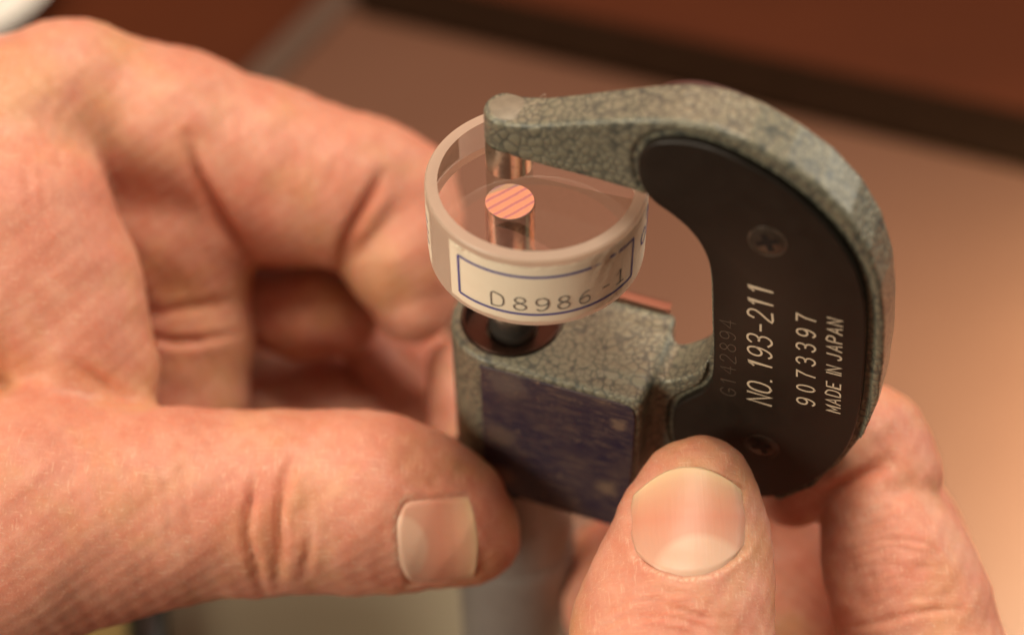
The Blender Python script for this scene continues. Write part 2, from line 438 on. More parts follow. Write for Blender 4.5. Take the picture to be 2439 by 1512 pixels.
H = mat_hammer(); SK = mat_skin(); NAIL = mat_nail(); STEEL = mat_steel(); PLATE = mat_plate(); PANEL = mat_panel()
GLASS = mat_glass(); FROST = mat_frost(); PAPER = mat_paper(); FRINGE = mat_fringe(); WOOD = mat_wood(); PAD = mat_pad()
BLUE = mat_ink('blue_ink', (.045, .045, .25)); BLACK = mat_ink('grey_type_ink', (.045, .035, .035))
ENGR = mat_simple('engraved_paint', (.62, .52, .38), .5, 0, 6, .25)
SCR = mat_simple('scratched_metal', (.095, .07, .05), .5, 0, 3, .3)
SCREW = mat_simple('black_screw', (.055, .041, .031), .3, .4, 3, .3)
DARKM = mat_steel('bore_reflection_steel', (.05, .027, .02), .35)  # dark red reflection inside the bore put into the steel's colour
CHROME = mat_steel('satin_chrome', (.30, .275, .25), .5, metal=.35)
BEZ = mat_simple('orange_reflection_bezel', (.24, .12, .085), .35, .8)  # orange lamp reflection put into the bezel's base colour

# ------------------------------------------------------------------ desk
ZD = -150.0
def sheet(name, px, z, t, mat, parent=None, bev=.5):
    pts = [onz(x, y, z) for x, y in px]
    poly = [Vector((p.x, p.y)) for p in pts]
    A = sum(poly[i - 1].x * poly[i].y - poly[i].x * poly[i - 1].y for i in range(len(poly)))
    if A < 0: poly.reverse()
    return slab(poly, z - t, z, min(bev, t * .45), name, mat, parent, f=lambda s, wv, zz: Vector((s, zz, wv)))
g = 1500.0
desk = mesh_obj('desk_top', [(-g, -g, ZD), (g, -g, ZD), (g, g, ZD), (-g, g, ZD), (-g, -g, ZD - 25), (g, -g, ZD - 25), (g, g, ZD - 25), (-g, g, ZD - 25)],
                [(0, 1, 2, 3), (7, 6, 5, 4), (0, 4, 5, 1), (1, 5, 6, 2), (2, 6, 7, 3), (3, 7, 4, 0)], WOOD, smooth=False)
tag(desk, 'dark red mahogany desk top behind the hands', kind='structure')

pad = empty('desk_pad', (0, 0, ZD)); tag(pad, 'brown leather desk pad with dark edge strip on the red wooden desk', 'desk pad')
def child_world(o, par):
    o.parent = par; o.matrix_parent_inverse = Matrix.Translation(-par.location)
a = sheet('pad_surface', [(855, -10), (2700, 425), (3100, 2400), (-900, 2400), (250, 590), (640, 205)], ZD + 4, 4, PAD); child_world(a, pad)
STRIP = mat_simple('dark_edge_strip', (.016, .008, .0045), .85, 0, .1, .2, 0, .0)
a = sheet('edge_strip', [(830, -85), (2720, 325), (2720, 452), (855, 18)], ZD + 7, 7, STRIP); child_world(a, pad)
GREYB = mat_simple('grey_edge_strip', (.075, .042, .026), .8, 0, .1, .2)
a = sheet('side_strip', [(800, -40), (850, -10), (640, 205), (250, 590), (200, 560), (600, 150)], ZD + 6, 6, GREYB); child_world(a, pad)

GREYP = mat_simple('grey_olive_card', (.135, .115, .075), .6, 0, .03, .12)
a = sheet('grey_card', [(380, 1330), (1420, 1330), (1500, 1800), (300, 1800)], ZD + 8, 3, GREYP); tag(a, 'grey olive card lying on the desk pad below the left thumb', 'card')
YEL = mat_simple('olive_yellow_card', (.30, .22, .07), .6, 0, .03, .15)
a = sheet('yellow_card', [(-100, 1380), (330, 1380), (330, 1800), (-100, 1800)], ZD + 8, 3, YEL); tag(a, 'olive yellow card at the lower left edge under the hand', 'card')
pen = empty('black_marker', tuple(onz(352, 1490, ZD + 13)))
p0, p1 = onz(348, 1395, ZD + 13), onz(352, 1700, ZD + 13)
def rod(name, p0, p1, prof, mat, parent, n=28):
    """prof [(t along, radius)]"""
    ax = (p1 - p0); L = ax.length; ax = ax.normalized(); q = ax.to_track_quat('Z', 'Y')
    vs, fs = [], []
    for t, r in prof:
        for i in range(n):
            an = 2 * math.pi * i / n; vs.append(p0 + q @ Vector((r * math.cos(an), r * math.sin(an), t * L)))
    for j in range(len(prof) - 1):
        for i in range(n):
            i2 = (i + 1) % n; fs.append((j * n + i, j * n + i2, (j + 1) * n + i2, (j + 1) * n + i))
    o = sharp(mesh_obj(name, vs, fs, mat), 40)
    if parent: child_world(o, parent)
    return o
BP = mat_simple('black_plastic', (.008, .008, .006), .35)
rod('barrel', p0 + (p1 - p0) * .3, p1, [(0, 0), (0, 4.4), (.95, 4.4), (1, 3.6), (1, 0)], BP, pen)
rod('cap', p0, p0 + (p1 - p0) * .3, [(0, 0), (0, 4.0), (.06, 4.6), (1, 4.7), (1, 0)], BP, pen)
tag(pen, 'black marker pen lying beside the yellow card, bottom left', 'marker')
WHT = mat_simple('white_porcelain', (.86, .86, .80), .25, 0, .05, .03, coat=.4)
cup = empty('white_saucer', tuple(onz(20, -10, ZD + 10)))
cc = onz(-190, -75, ZD + 10)
vs, fs = lathe([(0.01, 0), (26, 0), (28, 2), (44, 9), (46, 10.5), (45, 11), (28, 5), (24, 4), (.01, 4)], 64, (cc.x, cc.y)); vs = [(x, y, z + ZD + .1) for x, y, z in vs]
o = sharp(mesh_obj('dish', vs, fs, WHT), 50); child_world(o, cup)
tag(cup, 'bright white saucer standing on the desk behind the left knuckle', 'saucer')

# ------------------------------------------------------------------ micrometer
mic = empty('micrometer'); tag(mic, 'grey hammertone micrometer with black cover plate held upright between two hands', 'micrometer')
ZA = 31.6            # anvil face height; optical flat is 12 mm thick below it
ridge = [(1165, 297), (1200, 308), (1260, 311), (1330, 306), (1420, 298), (1520, 291), (1600, 290), (1690, 303), (1780, 337), (1870, 388), (1950, 448), (2015, 520), (2062, 600), (2090, 690), (2098, 780), (2095, 870), (2082, 960), (2050, 1045), (2000, 1112), (1935, 1165), (1860, 1195)]
ridge = [(x + 9 * max(0, min(1, (x - 1900) / 150)) * max(0, min(1, (1120 - y) / 150)), y) for x, y in ridge]
outer = [sz(x, y, 4.0) for x, y in ridge]
low = [(1660, 562), (1620, 520), (1560, 480), (1500, 458), (1400, 433), (1300, 410), (1240, 394), (1195, 378)]
lower = [sz(x, y, 3.8) for x, y in low]
print('outer', [(round(a, 1), round(b, 1)) for a, b in outer]); print('lower', [(round(a, 1), round(b, 1)) for a, b in lower])
throat = [sz(x, y, 4.0) for x, y in [(1560, 918), (1610, 906), (1652, 893), (1680, 868), (1692, 830), (1690, 760), (1688, 680), (1680, 610)]]
print('throat', [(round(a, 1), round(b, 1)) for a, b in throat])
zb = outer[-1][1]
prof = [(-4.2, outer[0][1])] + outer + [(outer[-1][0] - 7, zb - .6), (30, zb - 1.0), (20, zb - 1.0), (14, zb - 1), (14, -2.0), (21.5, -.6)] + throat + lower + [(-4.2, lower[-1][1])]
hgr = .30
S1 = np.arange(-12, 68, hgr); W1 = np.arange(-11.5, 11.5, hgr); Z1 = np.arange(-35, 51, hgr)
S2, Z2 = np.meshgrid(S1, Z1, indexing='ij')
d2 = poly_sdf(S2, Z2, prof)[:, None, :]
S3 = S1[:, None, None]; W3 = W1[None, :, None]; Z3 = Z1[None, None, :]
half = 3.25 + .9 * sst(4, 30, S3)
# thickness profile with generous rounding, plan-rounded tip
fbody = smax(d2, np.abs(W3) - half, .95)
tip = np.sqrt(np.minimum(S3, 0) ** 2 + W3 ** 2) - half
fbody = smax(fbody, tip + 0 * Z3, .8)
# barrel lug
ls = np.clip(S3, 0, 23.0)
lugplan = np.where(S3 < 4, np.sqrt(np.minimum(S3, 0) ** 2 + W3 ** 2) - RL, smax(np.abs(W3) - RL, S3 - 23.2, 1.6))
LZ0, LZ1 = -33.2, 0.0
flug = smax(lugplan + 0 * Z3, np.abs(Z3 - (LZ0 + LZ1) / 2) - (LZ1 - LZ0) / 2, 1.1)
F = smin(fbody, flug, 3.2)
F = smax(F, Z3 - 0.0 - 60 * sst(19, 21, S3) - 60 * (Z3 > 12), .6) if False else F
# bore recess
bore = smax(np.sqrt(S3 ** 2 + W3 ** 2) - 7.45 + 0 * Z3, np.abs(Z3) - 4.0, .2)
F = smax(F, -bore, .35)
# plate recess on both faces
plate_px = [(1518, 392), (1528, 362), (1556, 343), (1600, 338), (1650, 344), (1720, 366), (1800, 406), (1880, 458), (1950, 520), (2005, 586), (2042, 655), (2060, 730), (2062, 810), (2056, 900), (2046, 985), (2022, 1058), (1980, 1112), (1925, 1153), (1865, 1178), (1800, 1185), (1735, 1172), (1680, 1145), (1630, 1100), (1605, 1050), (1601, 1000), (1610, 968), (1640, 950), (1675, 932), (1694, 900), (1699, 850), (1698, 760), (1694, 660), (1678, 602), (1645, 553), (1600, 513), (1555, 480), (1526, 440)]
WP = 4.55
plate = [Vector(sz(x, y, WP)) for x, y in plate_px]
plate = spline(plate, 5)
rec = inset(plate, -1.0)
dr = poly_sdf(S2, Z2, [tuple(p) for p in rec])[:, None, :]
F = smax(F, -smax(dr, -(np.abs(W3) - 3.1), .3), .5)
V, Q, G = nets(F.astype(np.float32), (S1[0], W1[0], Z1[0]), hgr)
Vw = V[:, :1] * np.array(UF)[None] + V[:, 1:2] * np.array(NF)[None] + V[:, 2:] * np.array(ZF)[None]
frame = mesh_obj('frame', Vw, Q[:, ::-1].copy(), H, mic)
del F, fbody, flug
bm_ = bmesh.new(); bm_.from_mesh(frame.data); bmesh.ops.recalc_face_normals(bm_, faces=bm_.faces[:]); bm_.to_mesh(frame.data); bm_.free()
print('frame faces', len(frame.data.polygons), V.min(0), V.max(0))

cover = slab(plate, 2.9, WP, .35, 'cover_plate', PLATE, mic)
RED = mat_simple('back_plate_red', (.045, .012, .010), .5)
back_poly = [Vector((p.x - .9, p.y + .9)) for p in inset(plate, -.7)]
slab(back_poly, 3.2, 5.6, .4, 'back_plate', RED, mic, f=lambda s, wv, z: fr(s, -wv, z))

# stroke lettering -------------------------------------------------
FONT = {  # 4 x 6 grid
 'N': [[(0, 0), (0, 6), (4, 0), (4, 6)]], 'O': [[(2, 0), (.6, .6), (0, 2), (0, 4), (.6, 5.4), (2, 6), (3.4, 5.4), (4, 4), (4, 2), (3.4, .6), (2, 0)]],
 '.': [[(.6, 0), (1.0, 0)]], '1': [[(.8, 4.6), (2.2, 6), (2.2, 0)]], '9': [[(.4, .6), (1.4, 0), (2.8, .4), (3.8, 2), (4, 4), (3.4, 5.5), (2, 6), (.6, 5.4), (.1, 4.2), (.5, 3), (1.8, 2.5), (3.1, 2.9), (3.9, 3.8)]],
 '3': [[(.2, 5.2), (1.2, 6), (2.8, 6), (3.8, 5.2), (3.7, 3.9), (2.6, 3.2), (1.6, 3.2)], [(2.6, 3.2), (3.8, 2.5), (4, 1.3), (3.1, .2), (1.5, 0), (.1, .8)]],
 '-': [[(.8, 2.8), (3.4, 2.8)]], '2': [[(.3, 4.6), (.9, 5.7), (2.2, 6), (3.6, 5.3), (3.7, 4), (2.8, 2.8), (.1, 0), (4, 0)]],
 '0': [[(2, 0), (.7, .8), (.2, 3), (.7, 5.2), (2, 6), (3.3, 5.2), (3.8, 3), (3.3, .8), (2, 0)]],
 '7': [[(.1, 6), (3.9, 6), (2.2, 3), (1.6, 0)]], 'M': [[(0, 0), (0, 6), (2.1, 1.6), (4.2, 6), (4.2, 0)]], 'A': [[(0, 0), (2, 6), (4, 0)], [(.7, 2), (3.3, 2)]],
 'D': [[(0, 0), (0, 6), (2.2, 6), (3.6, 5), (4, 3), (3.6, 1), (2.2, 0), (0, 0)]], 'E': [[(3.6, 0), (0, 0), (0, 6), (3.6, 6)], [(0, 3.1), (2.9, 3.1)]],
 'I': [[(1.2, 0), (1.2, 6)]], 'J': [[(0, 1.2), (.7, .2), (1.9, 0), (3, .7), (3.2, 2), (3.2, 6)]], 'P': [[(0, 0), (0, 6), (2.6, 6), (3.7, 5.3), (3.8, 4), (2.8, 3), (0, 3)]],
 'G': [[(3.8, 5), (2.4, 6), (.8, 5.2), (0, 3), (.7, .7), (2.3, 0), (3.8, .9), (3.9, 2.6), (2.2, 2.6)]], '4': [[(3, 0), (3, 6), (0, 2), (4, 2)]],
 '8': [[(2, 3.2), (.7, 3.9), (.4, 4.9), (1.1, 5.8), (2, 6), (2.9, 5.8), (3.6, 4.9), (3.3, 3.9), (2, 3.2), (.5, 2.4), (.1, 1.4), (.8, .3), (2, 0), (3.2, .3), (3.9, 1.4), (3.5, 2.4), (2, 3.2)]],
 '6': [[(3.3, 5.7), (2, 5.2), (.8, 3.8), (.2, 1.8), (.9, .3), (2.1, 0), (3.4, .5), (3.8, 1.8), (3.1, 3), (1.8, 3.2), (.6, 2.4)]],
 'K': [[(0, 0), (0, 6)], [(3.6, 6), (0, 2.4)], [(1.3, 3.6), (3.8, 0)]], 'T': [[(2, 0), (2, 6)], [(0, 6), (4, 6)]], 'S': [[(3.7, 5.2), (2, 6), (.4, 5), (.6, 3.7), (3.4, 2.5), (3.6, 1), (2, 0), (.2, .8)]], ' ': [],
}
def stroke_text(name, text, xs, h, wd, f, mat, parent, slant=0.0, cw=None, thick=.02, serif=False):
    """xs: x position of every letter's left side; f(x,y,height)->world. Ribbons with a little thickness."""
    vs, fs = [], []
    cw = cw or h * .62
    for ch, x0 in zip(text, xs):
        strokes = list(FONT[ch])
        if serif and ch == '1': strokes = [[(.6, 4.6), (2.2, 6), (2.2, 0)], [(.6, 0), (3.6, 0)]]
        for st in strokes:
            pts = [Vector((x0 + px / 4 * cw + slant * py / 6 * h, py / 6 * h)) for px, py in st]
            if len(pts) > 5: pts = spline(pts, 3, closed=False)
            n = len(pts); b = len(vs)
            for i, p in enumerate(pts):
                t = (pts[min(i + 1, n - 1)] - pts[max(i - 1, 0)])
                t = t.normalized() if t.length > 1e-9 else Vector((1, 0)); nn = Vector((-t.y, t.x))
                e = 0
                if i == 0: e = -wd * .45
                if i == n - 1: e = wd * .45
                q = p + t * e; hw = wd / 2
                if 0 < i < n - 1:
                    t1 = (p - pts[i - 1]).normalized(); dt = max(.5, t.dot(t1)); hw = hw / dt
                for sgn, hh in ((-1, 0), (-1, thick), (1, thick), (1, 0)):
                    r = q + nn * sgn * hw; vs.append(f(r.x, r.y, hh))
            for i in range(n - 1):
                for k in range(4):
                    k2 = (k + 1) % 4; fs.append((b + i * 4 + k, b + i * 4 + k2, b + (i + 1) * 4 + k2, b + (i + 1) * 4 + k))
            fs.append((b, b + 1, b + 2, b + 3)); e0 = b + (n - 1) * 4; fs.append((e0 + 3, e0 + 2, e0 + 1, e0))
    o = mesh_obj(name, vs, fs, mat, parent, smooth=False); return sharp(o)
def plate_text(name, text, pa, pb, capx, wd, mat, slant=.0, cwf=.78):
    """pa,pb: photo points of the baseline's start and end; capx: photo distance of cap height to the left"""
    A = Vector(sz(*pa, WP)); Bv = Vector(sz(*pb, WP)); C = Vector(sz(pa[0] - capx, pa[1], WP))
    ex = (Bv - A); L = ex.length; ex.normalize(); ey = Vector((-ex.y, ex.x)); h = (C - A).length
    n = len(text); adv = [.45 if c in '.I' else (.5 if c == ' ' else 1) for c in text]; tot = sum(adv) - .22
    xs = []; x = 0
    for a_ in adv: xs.append(x / tot * L); x += a_
    f = lambda u, v_, hh: fr(*( (A + ex * u + ey * v_).x, WP + .004 + hh, (A + ex * u + ey * v_).y))
    return stroke_text(name, text, xs, h, wd, f, mat, cover, slant, cw=L / tot * cwf)
t = plate_text('lettering', 'NO. 193-211', (1836, 966), (1840, 684), 52, .30, ENGR, .14, .70); t['label'] = 'NO. 193-211 in pale engraved letters'
t = plate_text('lettering', '9073397', (1940, 968), (1942, 744), 40, .26, ENGR, .06, .46); t['label'] = '9073397 in pale stamped digits'
t = plate_text('lettering', 'MADE IN JAPAN', (2000, 984), (2006, 761), 31, .22, ENGR, .12, .62); t['label'] = 'MADE IN JAPAN in small pale letters'
t = plate_text('scratched_number', 'G142894', (1752, 945), (1752, 762), 34, .12, SCR, .05, .62); t['label'] = 'G142894 scratched faintly by hand'

# countersunk cross screws
def make_screw(px):
    s0, z0 = sz(*px, WP)
    ring = []
    n = 40
    # ring shadow gap + head
    prof_ = [(2.62, .0), (2.55, .05), (2.4, .06), (2.3, -.02), (2.2, .02), (2.05, .1), (.01, .14)]
    vs, fs = [], []
    for r, hh in prof_:
        for i in range(n):
            an = 2 * math.pi * i / n; vs.append(fr(s0 + r * math.cos(an), WP + hh, z0 + r * math.sin(an)))
    for j in range(len(prof_) - 1):
        for i in range(n):
            i2 = (i + 1) % n; fs.append((j * n + i, j * n + i2, (j + 1) * n + i2, (j + 1) * n + i))
    sc_ = sharp(mesh_obj('screw', vs, fs, SCREW, cover), 60)
    # cross slot : raised black cross, the recess shade put into its colour
    a, b = 1.35, .36; a0 = .5
    cr = [(b, a), (-b, a), (-b, b), (-a, b), (-a, -b), (-b, -b), (-b, -a), (b, -a), (b, -b), (a, -b), (a, b), (b, b)]
    vs = []; 
    for q, hh in ((1.0, .17), (1.12, .175), (.55, .165)):
        for x, y in cr:
            X = x * math.cos(a0) - y * math.sin(a0); Y = x * math.sin(a0) + y * math.cos(a0)
            vs.append(fr(s0 + X * q, WP + hh, z0 + Y * q))
    m = 12; fs = []
    for i in range(m):
        i2 = (i + 1) % m; fs.append((i, i2, m + i2, m + i)); fs.append((i, 2 * m + i, 2 * m + i2, i2))
    fs.append(tuple(range(2 * m, 3 * m)))
    mesh_obj('cross_slot', vs, fs, SLOT, sc_, smooth=False)
    vs, fs = [], []
    for i in range(64):
        an = 2 * math.pi * i / 64; wd_ = .05 + .05 * (math.sin(an * 3 + s0) + math.sin(an * 7)) * .5
        for rr, hh in ((2.42 - wd_, .075), (2.42 + wd_, .075)): vs.append(fr(s0 + rr * math.cos(an), WP + hh, z0 + rr * math.sin(an)))
    for i in range(64):
        i2 = (i + 1) % 64; fs.append((2 * i, 2 * i + 1, 2 * i2 + 1, 2 * i2))
    mesh_obj('worn_rim', vs, fs, SCR, sc_)
SLOT = mat_simple('slot_shade', (.002, .002, .002), .6)
SCR2 = SCR
make_screw((1828, 576)); make_screw((1814, 1062))

# worn panel on the lug's front
pa = [(1128, 868), (1528, 968), (1538, 990), (1530, 1120), (1500, 1275), (1440, 1262), (1140, 1178), (1128, 1150), (1120, 1000)]
pp = spline([Vector(p) for p in [(-.9, -1.2), (8, -1.15), (15, -1.1), (20.6, -1.1), (22.2, -2.6), (22.4, -8), (22.4, -18), (22.2, -31.2), (20, -32.2), (12, -32.3), (4, -32.3), (-.6, -31.8), (-1.5, -30.2), (-1.6, -16), (-1.6, -8), (-1.5, -2.6)]], 4)
slab(pp, RL - .5, RL + .22, .2, 'label_panel', PANEL, mic)
# bore ring, spindle, anvil
def lath(name, prof_, mat, parent, deg=35, n=96):
    vs, fs = lathe(prof_, n); return sharp(mesh_obj(name, vs, fs, mat, parent), deg)
lath('bore_ring', [(7.5, -3.8), (7.5, .12), (7.35, .25), (7.05, .25), (6.95, .1), (6.9, -2.2), (3.9, -2.4), (3.9, -3.8)], DARKM, mic)
TH = 13.3            # optical flat thickness
ZB = ZA - TH
RS = 3.5
spin = lath('spindle', [(RS - .01, -24), (RS, ZB - .25), (RS - .12, ZB - .05)], STEEL, mic)
lath('measuring_face', [(RS - .12, ZB - .05), (.001, ZB - .05)], FRINGE, spin)
anv = lath('anvil', [(.001, ZA + .03), (3.1, ZA + .03), (3.22, ZA + .15), (3.22, ZA + 5)], STEEL, mic)
# worn disc on the arm end
ztop = outer[1][1]
ztop = V[(np.abs(V[:, 0]) < .8) & (np.abs(V[:, 1]) < .8), 2].max()
print('ztop', ztop)
cap = lath('anvil_end', [(2.5, ztop - .9), (2.5, ztop + .0), (2.35, ztop + .06), (.001, ztop + .08)], mat_simple('filled_end', (.19, .165, .12), .5, .15, .8, .35, .06), mic)
lint = spline([fr(1.2, 1.6, ztop + .1), fr(2.2, .2, ztop + .9), fr(3.2, -1.2, ztop + .7), fr(4.1, -2.6, ztop + 1.3), fr(4.4, -1.9, ztop + .4)], 6, closed=False)
vs, fs = [], []
for i, p in enumerate(lint):
    for a_ in range(5): vs.append(p + NF * .035 * math.cos(a_ * 1.2566) + ZF * .035 * math.sin(a_ * 1.2566))
for i in range(len(lint) - 1):
    for a_ in range(5): fs.append((i * 5 + a_, i * 5 + (a_ + 1) % 5, i * 5 + 5 + (a_ + 1) % 5, i * 5 + 5 + a_))
mesh_obj('lint_fibre', vs, fs, mat_simple('pale_lint', (.6, .5, .4), .7), mic)
# window bezel on the rear top edge, tinted with the orange it reflects
bz = spline([Vector(p) for p in [(9, -.8), (9.2, .9), (21, .9), (21.4, .5), (21.4, -5), (9, -5)]], 2)
slab(bz, RL - .8, RL + 1.0, .4, 'window_bezel', BEZ, mic, f=lambda s, wv, z: fr(s, -wv, z))
# thimble and barrel below
lath('barrel', [(10.0, -33), (10.05, -42), (10.1, -58)], CHROME, mic)
thim = lath('thimble', [(10.0, -57.1), (10.25, -57.15), (10.4, -57.4), (10.5, -62), (10.6, -108), (10.4, -110), (7, -111), (7, -126), (6.5, -127), (.01, -127)], CHROME, mic)

# ------------------------------------------------------------------ optical flat
DCX, DCY = 3.6, -3.0
flat = empty('optical_flat', (DCX, DCY, ZB)); tag(flat, 'round glass optical flat with frosted rim and cream paper labels clamped in the micrometer', 'optical flat')
RD = 15.0; CH = 1.25
rp = [(.001, TH - .001), (RD - 1.7, TH), (RD - .9, TH - .005), (RD - .22, TH - .01), (RD, TH - .25), (RD, .7), (RD - .8, 0), (.001, .001)]
vs, fs = lathe(rp, 160, (0, 0))
n = 160
me_o = mesh_obj('glass_disc', vs, fs, [GLASS, FROST], flat)
for i, p in enumerate(me_o.data.polygons):
    j = i // n; p.material_index = 0 if j in (0, 6) else 1; p.use_smooth = True
bm_ = bmesh.new(); bm_.from_mesh(me_o.data); bmesh.ops.remove_doubles(bm_, verts=bm_.verts[:], dist=3e-6)
bmesh.ops.recalc_face_normals(bm_, faces=bm_.faces[:])
for e in bm_.edges:
    if len(e.link_faces) == 2 and e.calc_face_angle(0) > math.radians(8): e.smooth = False
bm_.to_mesh(me_o.data); bm_.free()
def cyl(th, zt, off):
    """th degrees to the right of the camera-facing side, zt mm below top face"""
    a = math.radians(th); r = RD + off
    return Vector((r * math.sin(a), -r * math.cos(a), TH - zt))
def wrap_patch(name, th0, th1, z0, z1, mat, wear=None, off=.06, nth=160, nz=40, rag=.12):
    vs, fs, wv = [], [], []
    rnd = random.Random(3)
    jt = [sum(math.sin(i * f + p) * a for f, p, a in ((.31, 1, .5), (.83, 2, .3), (1.9, 0, .2))) * rag for i in range(nth + 1)]
    jb = [sum(math.sin(i * f + p) * a for f, p, a in ((.27, 4, .5), (.95, 1, .3), (2.1, 3, .2))) * rag for i in range(nth + 1)]
    for i in range(nth + 1):
        th = th0 + (th1 - th0) * i / nth
        for j in range(nz + 1):
            zt = (z0 + jt[i]) + ((z1 + jb[i]) - (z0 + jt[i])) * j / nz
            wr = wear(th, zt) if wear else 0
            edge = min(i, nth - i, j * 2, (nz - j) * 2)
            lift = off + .05 * math.sin(th * .7 + zt) * wr * 1.5 + .03 * math.sin(zt * 5 + th) * wr
            if edge == 0: lift = .005
            vs.append(cyl(th, zt, lift)); wv.append(wr)
    for i in range(nth):
        for j in range(nz):
            a = i * (nz + 1) + j; fs.append((a, a + 1, a + nz + 2, a + nz + 1))
    o = mesh_obj(name, vs, fs, mat, flat)
    at = o.data.attributes.new('wear', 'FLOAT', 'POINT'); at.data.foreach_set('value', wv)
    return o
def wear1(th, zt):
    a = math.exp(-((th - 40) / 10) ** 2 - ((zt - 3.2) / 1.7) ** 2)
    b = math.exp(-((th - 44) / 11) ** 2 - ((zt - 11.2) / 1.0) ** 2)
    c = math.exp(-((th + 43) / 4) ** 2 - ((zt - 2) / .8) ** 2) + .75 * math.exp(-((zt - 1.1) / .45) ** 2)
    d = .25 * math.exp(-((th - 36) / 10) ** 2 - ((zt - 6) / 2.5) ** 2)
    return min(1, a + b + c + d)
lab = wrap_patch('paper_label', -51, 118, 1.25, 11.9, PAPER, wear1)
lab['label'] = 'cream label reading D8986-1 in a blue frame'
fcyl = lambda th_mm, zt, hh: None
def lf(z_base):
    return lambda x, y, hh: cyl(math.degrees(x / RD), z_base - y, .15 + hh)
deg = lambda a_: math.radians(a_) * RD
# text
xs = [deg(a_) - .85 for a_ in (-21.3, -9.7, 1.4, 12.4, 23.6)]
stroke_text('lettering', 'D8986', xs, 2.4, .155, lf(9.5), BLACK, lab, cw=1.7)
stroke_text('lettering', '-', [deg(36) - .8], 2.3, .155, lf(9.2), BLACK, lab, cw=1.6)
stroke_text('lettering', '1', [deg(45.6) - .8], 2.5, .155, lf(9.2), BLACK, lab, cw=1.7, serif=True)
# blue frame
def ribbon(name, pts, wd, mat, parent):
    vs, fs = [], []
    P2 = [Vector(p) for p in pts]; n = len(P2)
    sub = []
    for i in range(n - 1):
        L = (P2[i + 1] - P2[i]).length; m = max(1, int(L / .35))
        for k in range(m): sub.append(P2[i].lerp(P2[i + 1], k / m))
    sub.append(P2[-1]); n = len(sub)
    for i, p in enumerate(sub):
        a_, b_ = sub[max(i - 1, 0)], sub[min(i + 1, n - 1)]; t = (b_ - a_).normalized()
        t1 = (p - a_).normalized() if i else t; hw = wd / 2 / max(.7, t.dot(t1))
        nn = Vector((-t.y, t.x))
        for sg in (-1, 1):
            q = p + nn * sg * hw; vs.append(cyl(math.degrees(q.x / RD), q.y, .115))
    for i in range(n - 1): fs.append((2 * i, 2 * i + 1, 2 * i + 3, 2 * i + 2))
    return mesh_obj(name, vs, fs, mat, parent)
x0, x1 = deg(-44.3), deg(56.5)
fb = [(x0, 3.1), (x1, 3.1), (x1, 10.4), (x0, 10.3), (x0, 3.1)]
for i in range(4):
    p, q = fb[i], fb[i + 1]
    if i == 0:
        ribbon('frame_line', [p, (deg(27), 3.1)], .42, BLUE, lab); ribbon('frame_line', [(deg(38), 2.95), q], .4, BLUE, lab)
        ribbon('frame_line', [(deg(28), 3.15), (deg(32), 3.0)], .16, BLUE, lab)
    else: ribbon('frame_line', [p, q], .42, BLUE, lab)
stroke_text('lettering', 'OPTICAL', [deg(66) + 2.6 * i for i in range(7)], 2.3, .3, lf(6.9), BLUE, lab, cw=1.8) if False else None
stroke_text('lettering', 'OP', [deg(66.5), deg(77)], 2.4, .3, lf(7.2), BLUE, lab, cw=1.8, slant=.1)
stroke_text('lettering', 'A', [deg(74)], 1.9, .28, lf(3.6), BLUE, lab, cw=1.6)
lab2 = wrap_patch('paper_label', -135, -74, 2.0, 11.8, PAPER, lambda th, zt: .35, nth=60)
lab2['label'] = 'second cream label with small blue type, seen edge-on'
for zt in (3.9, 5.9, 7.9, 9.6):
    stroke_text('lettering', 'NOMINAD'[:6], [deg(-92) + 1.05 * i for i in range(6)] if False else [deg(-100) + 1.2 * i for i in range(5)], .9, .14, lf(zt), BLUE, lab2, cw=.8) if False else None
for zt in (4.4, 6.4, 8.4): ribbon('printed_line', [(deg(-120), zt), (deg(-76), zt)], .3, BLUE, lab2)

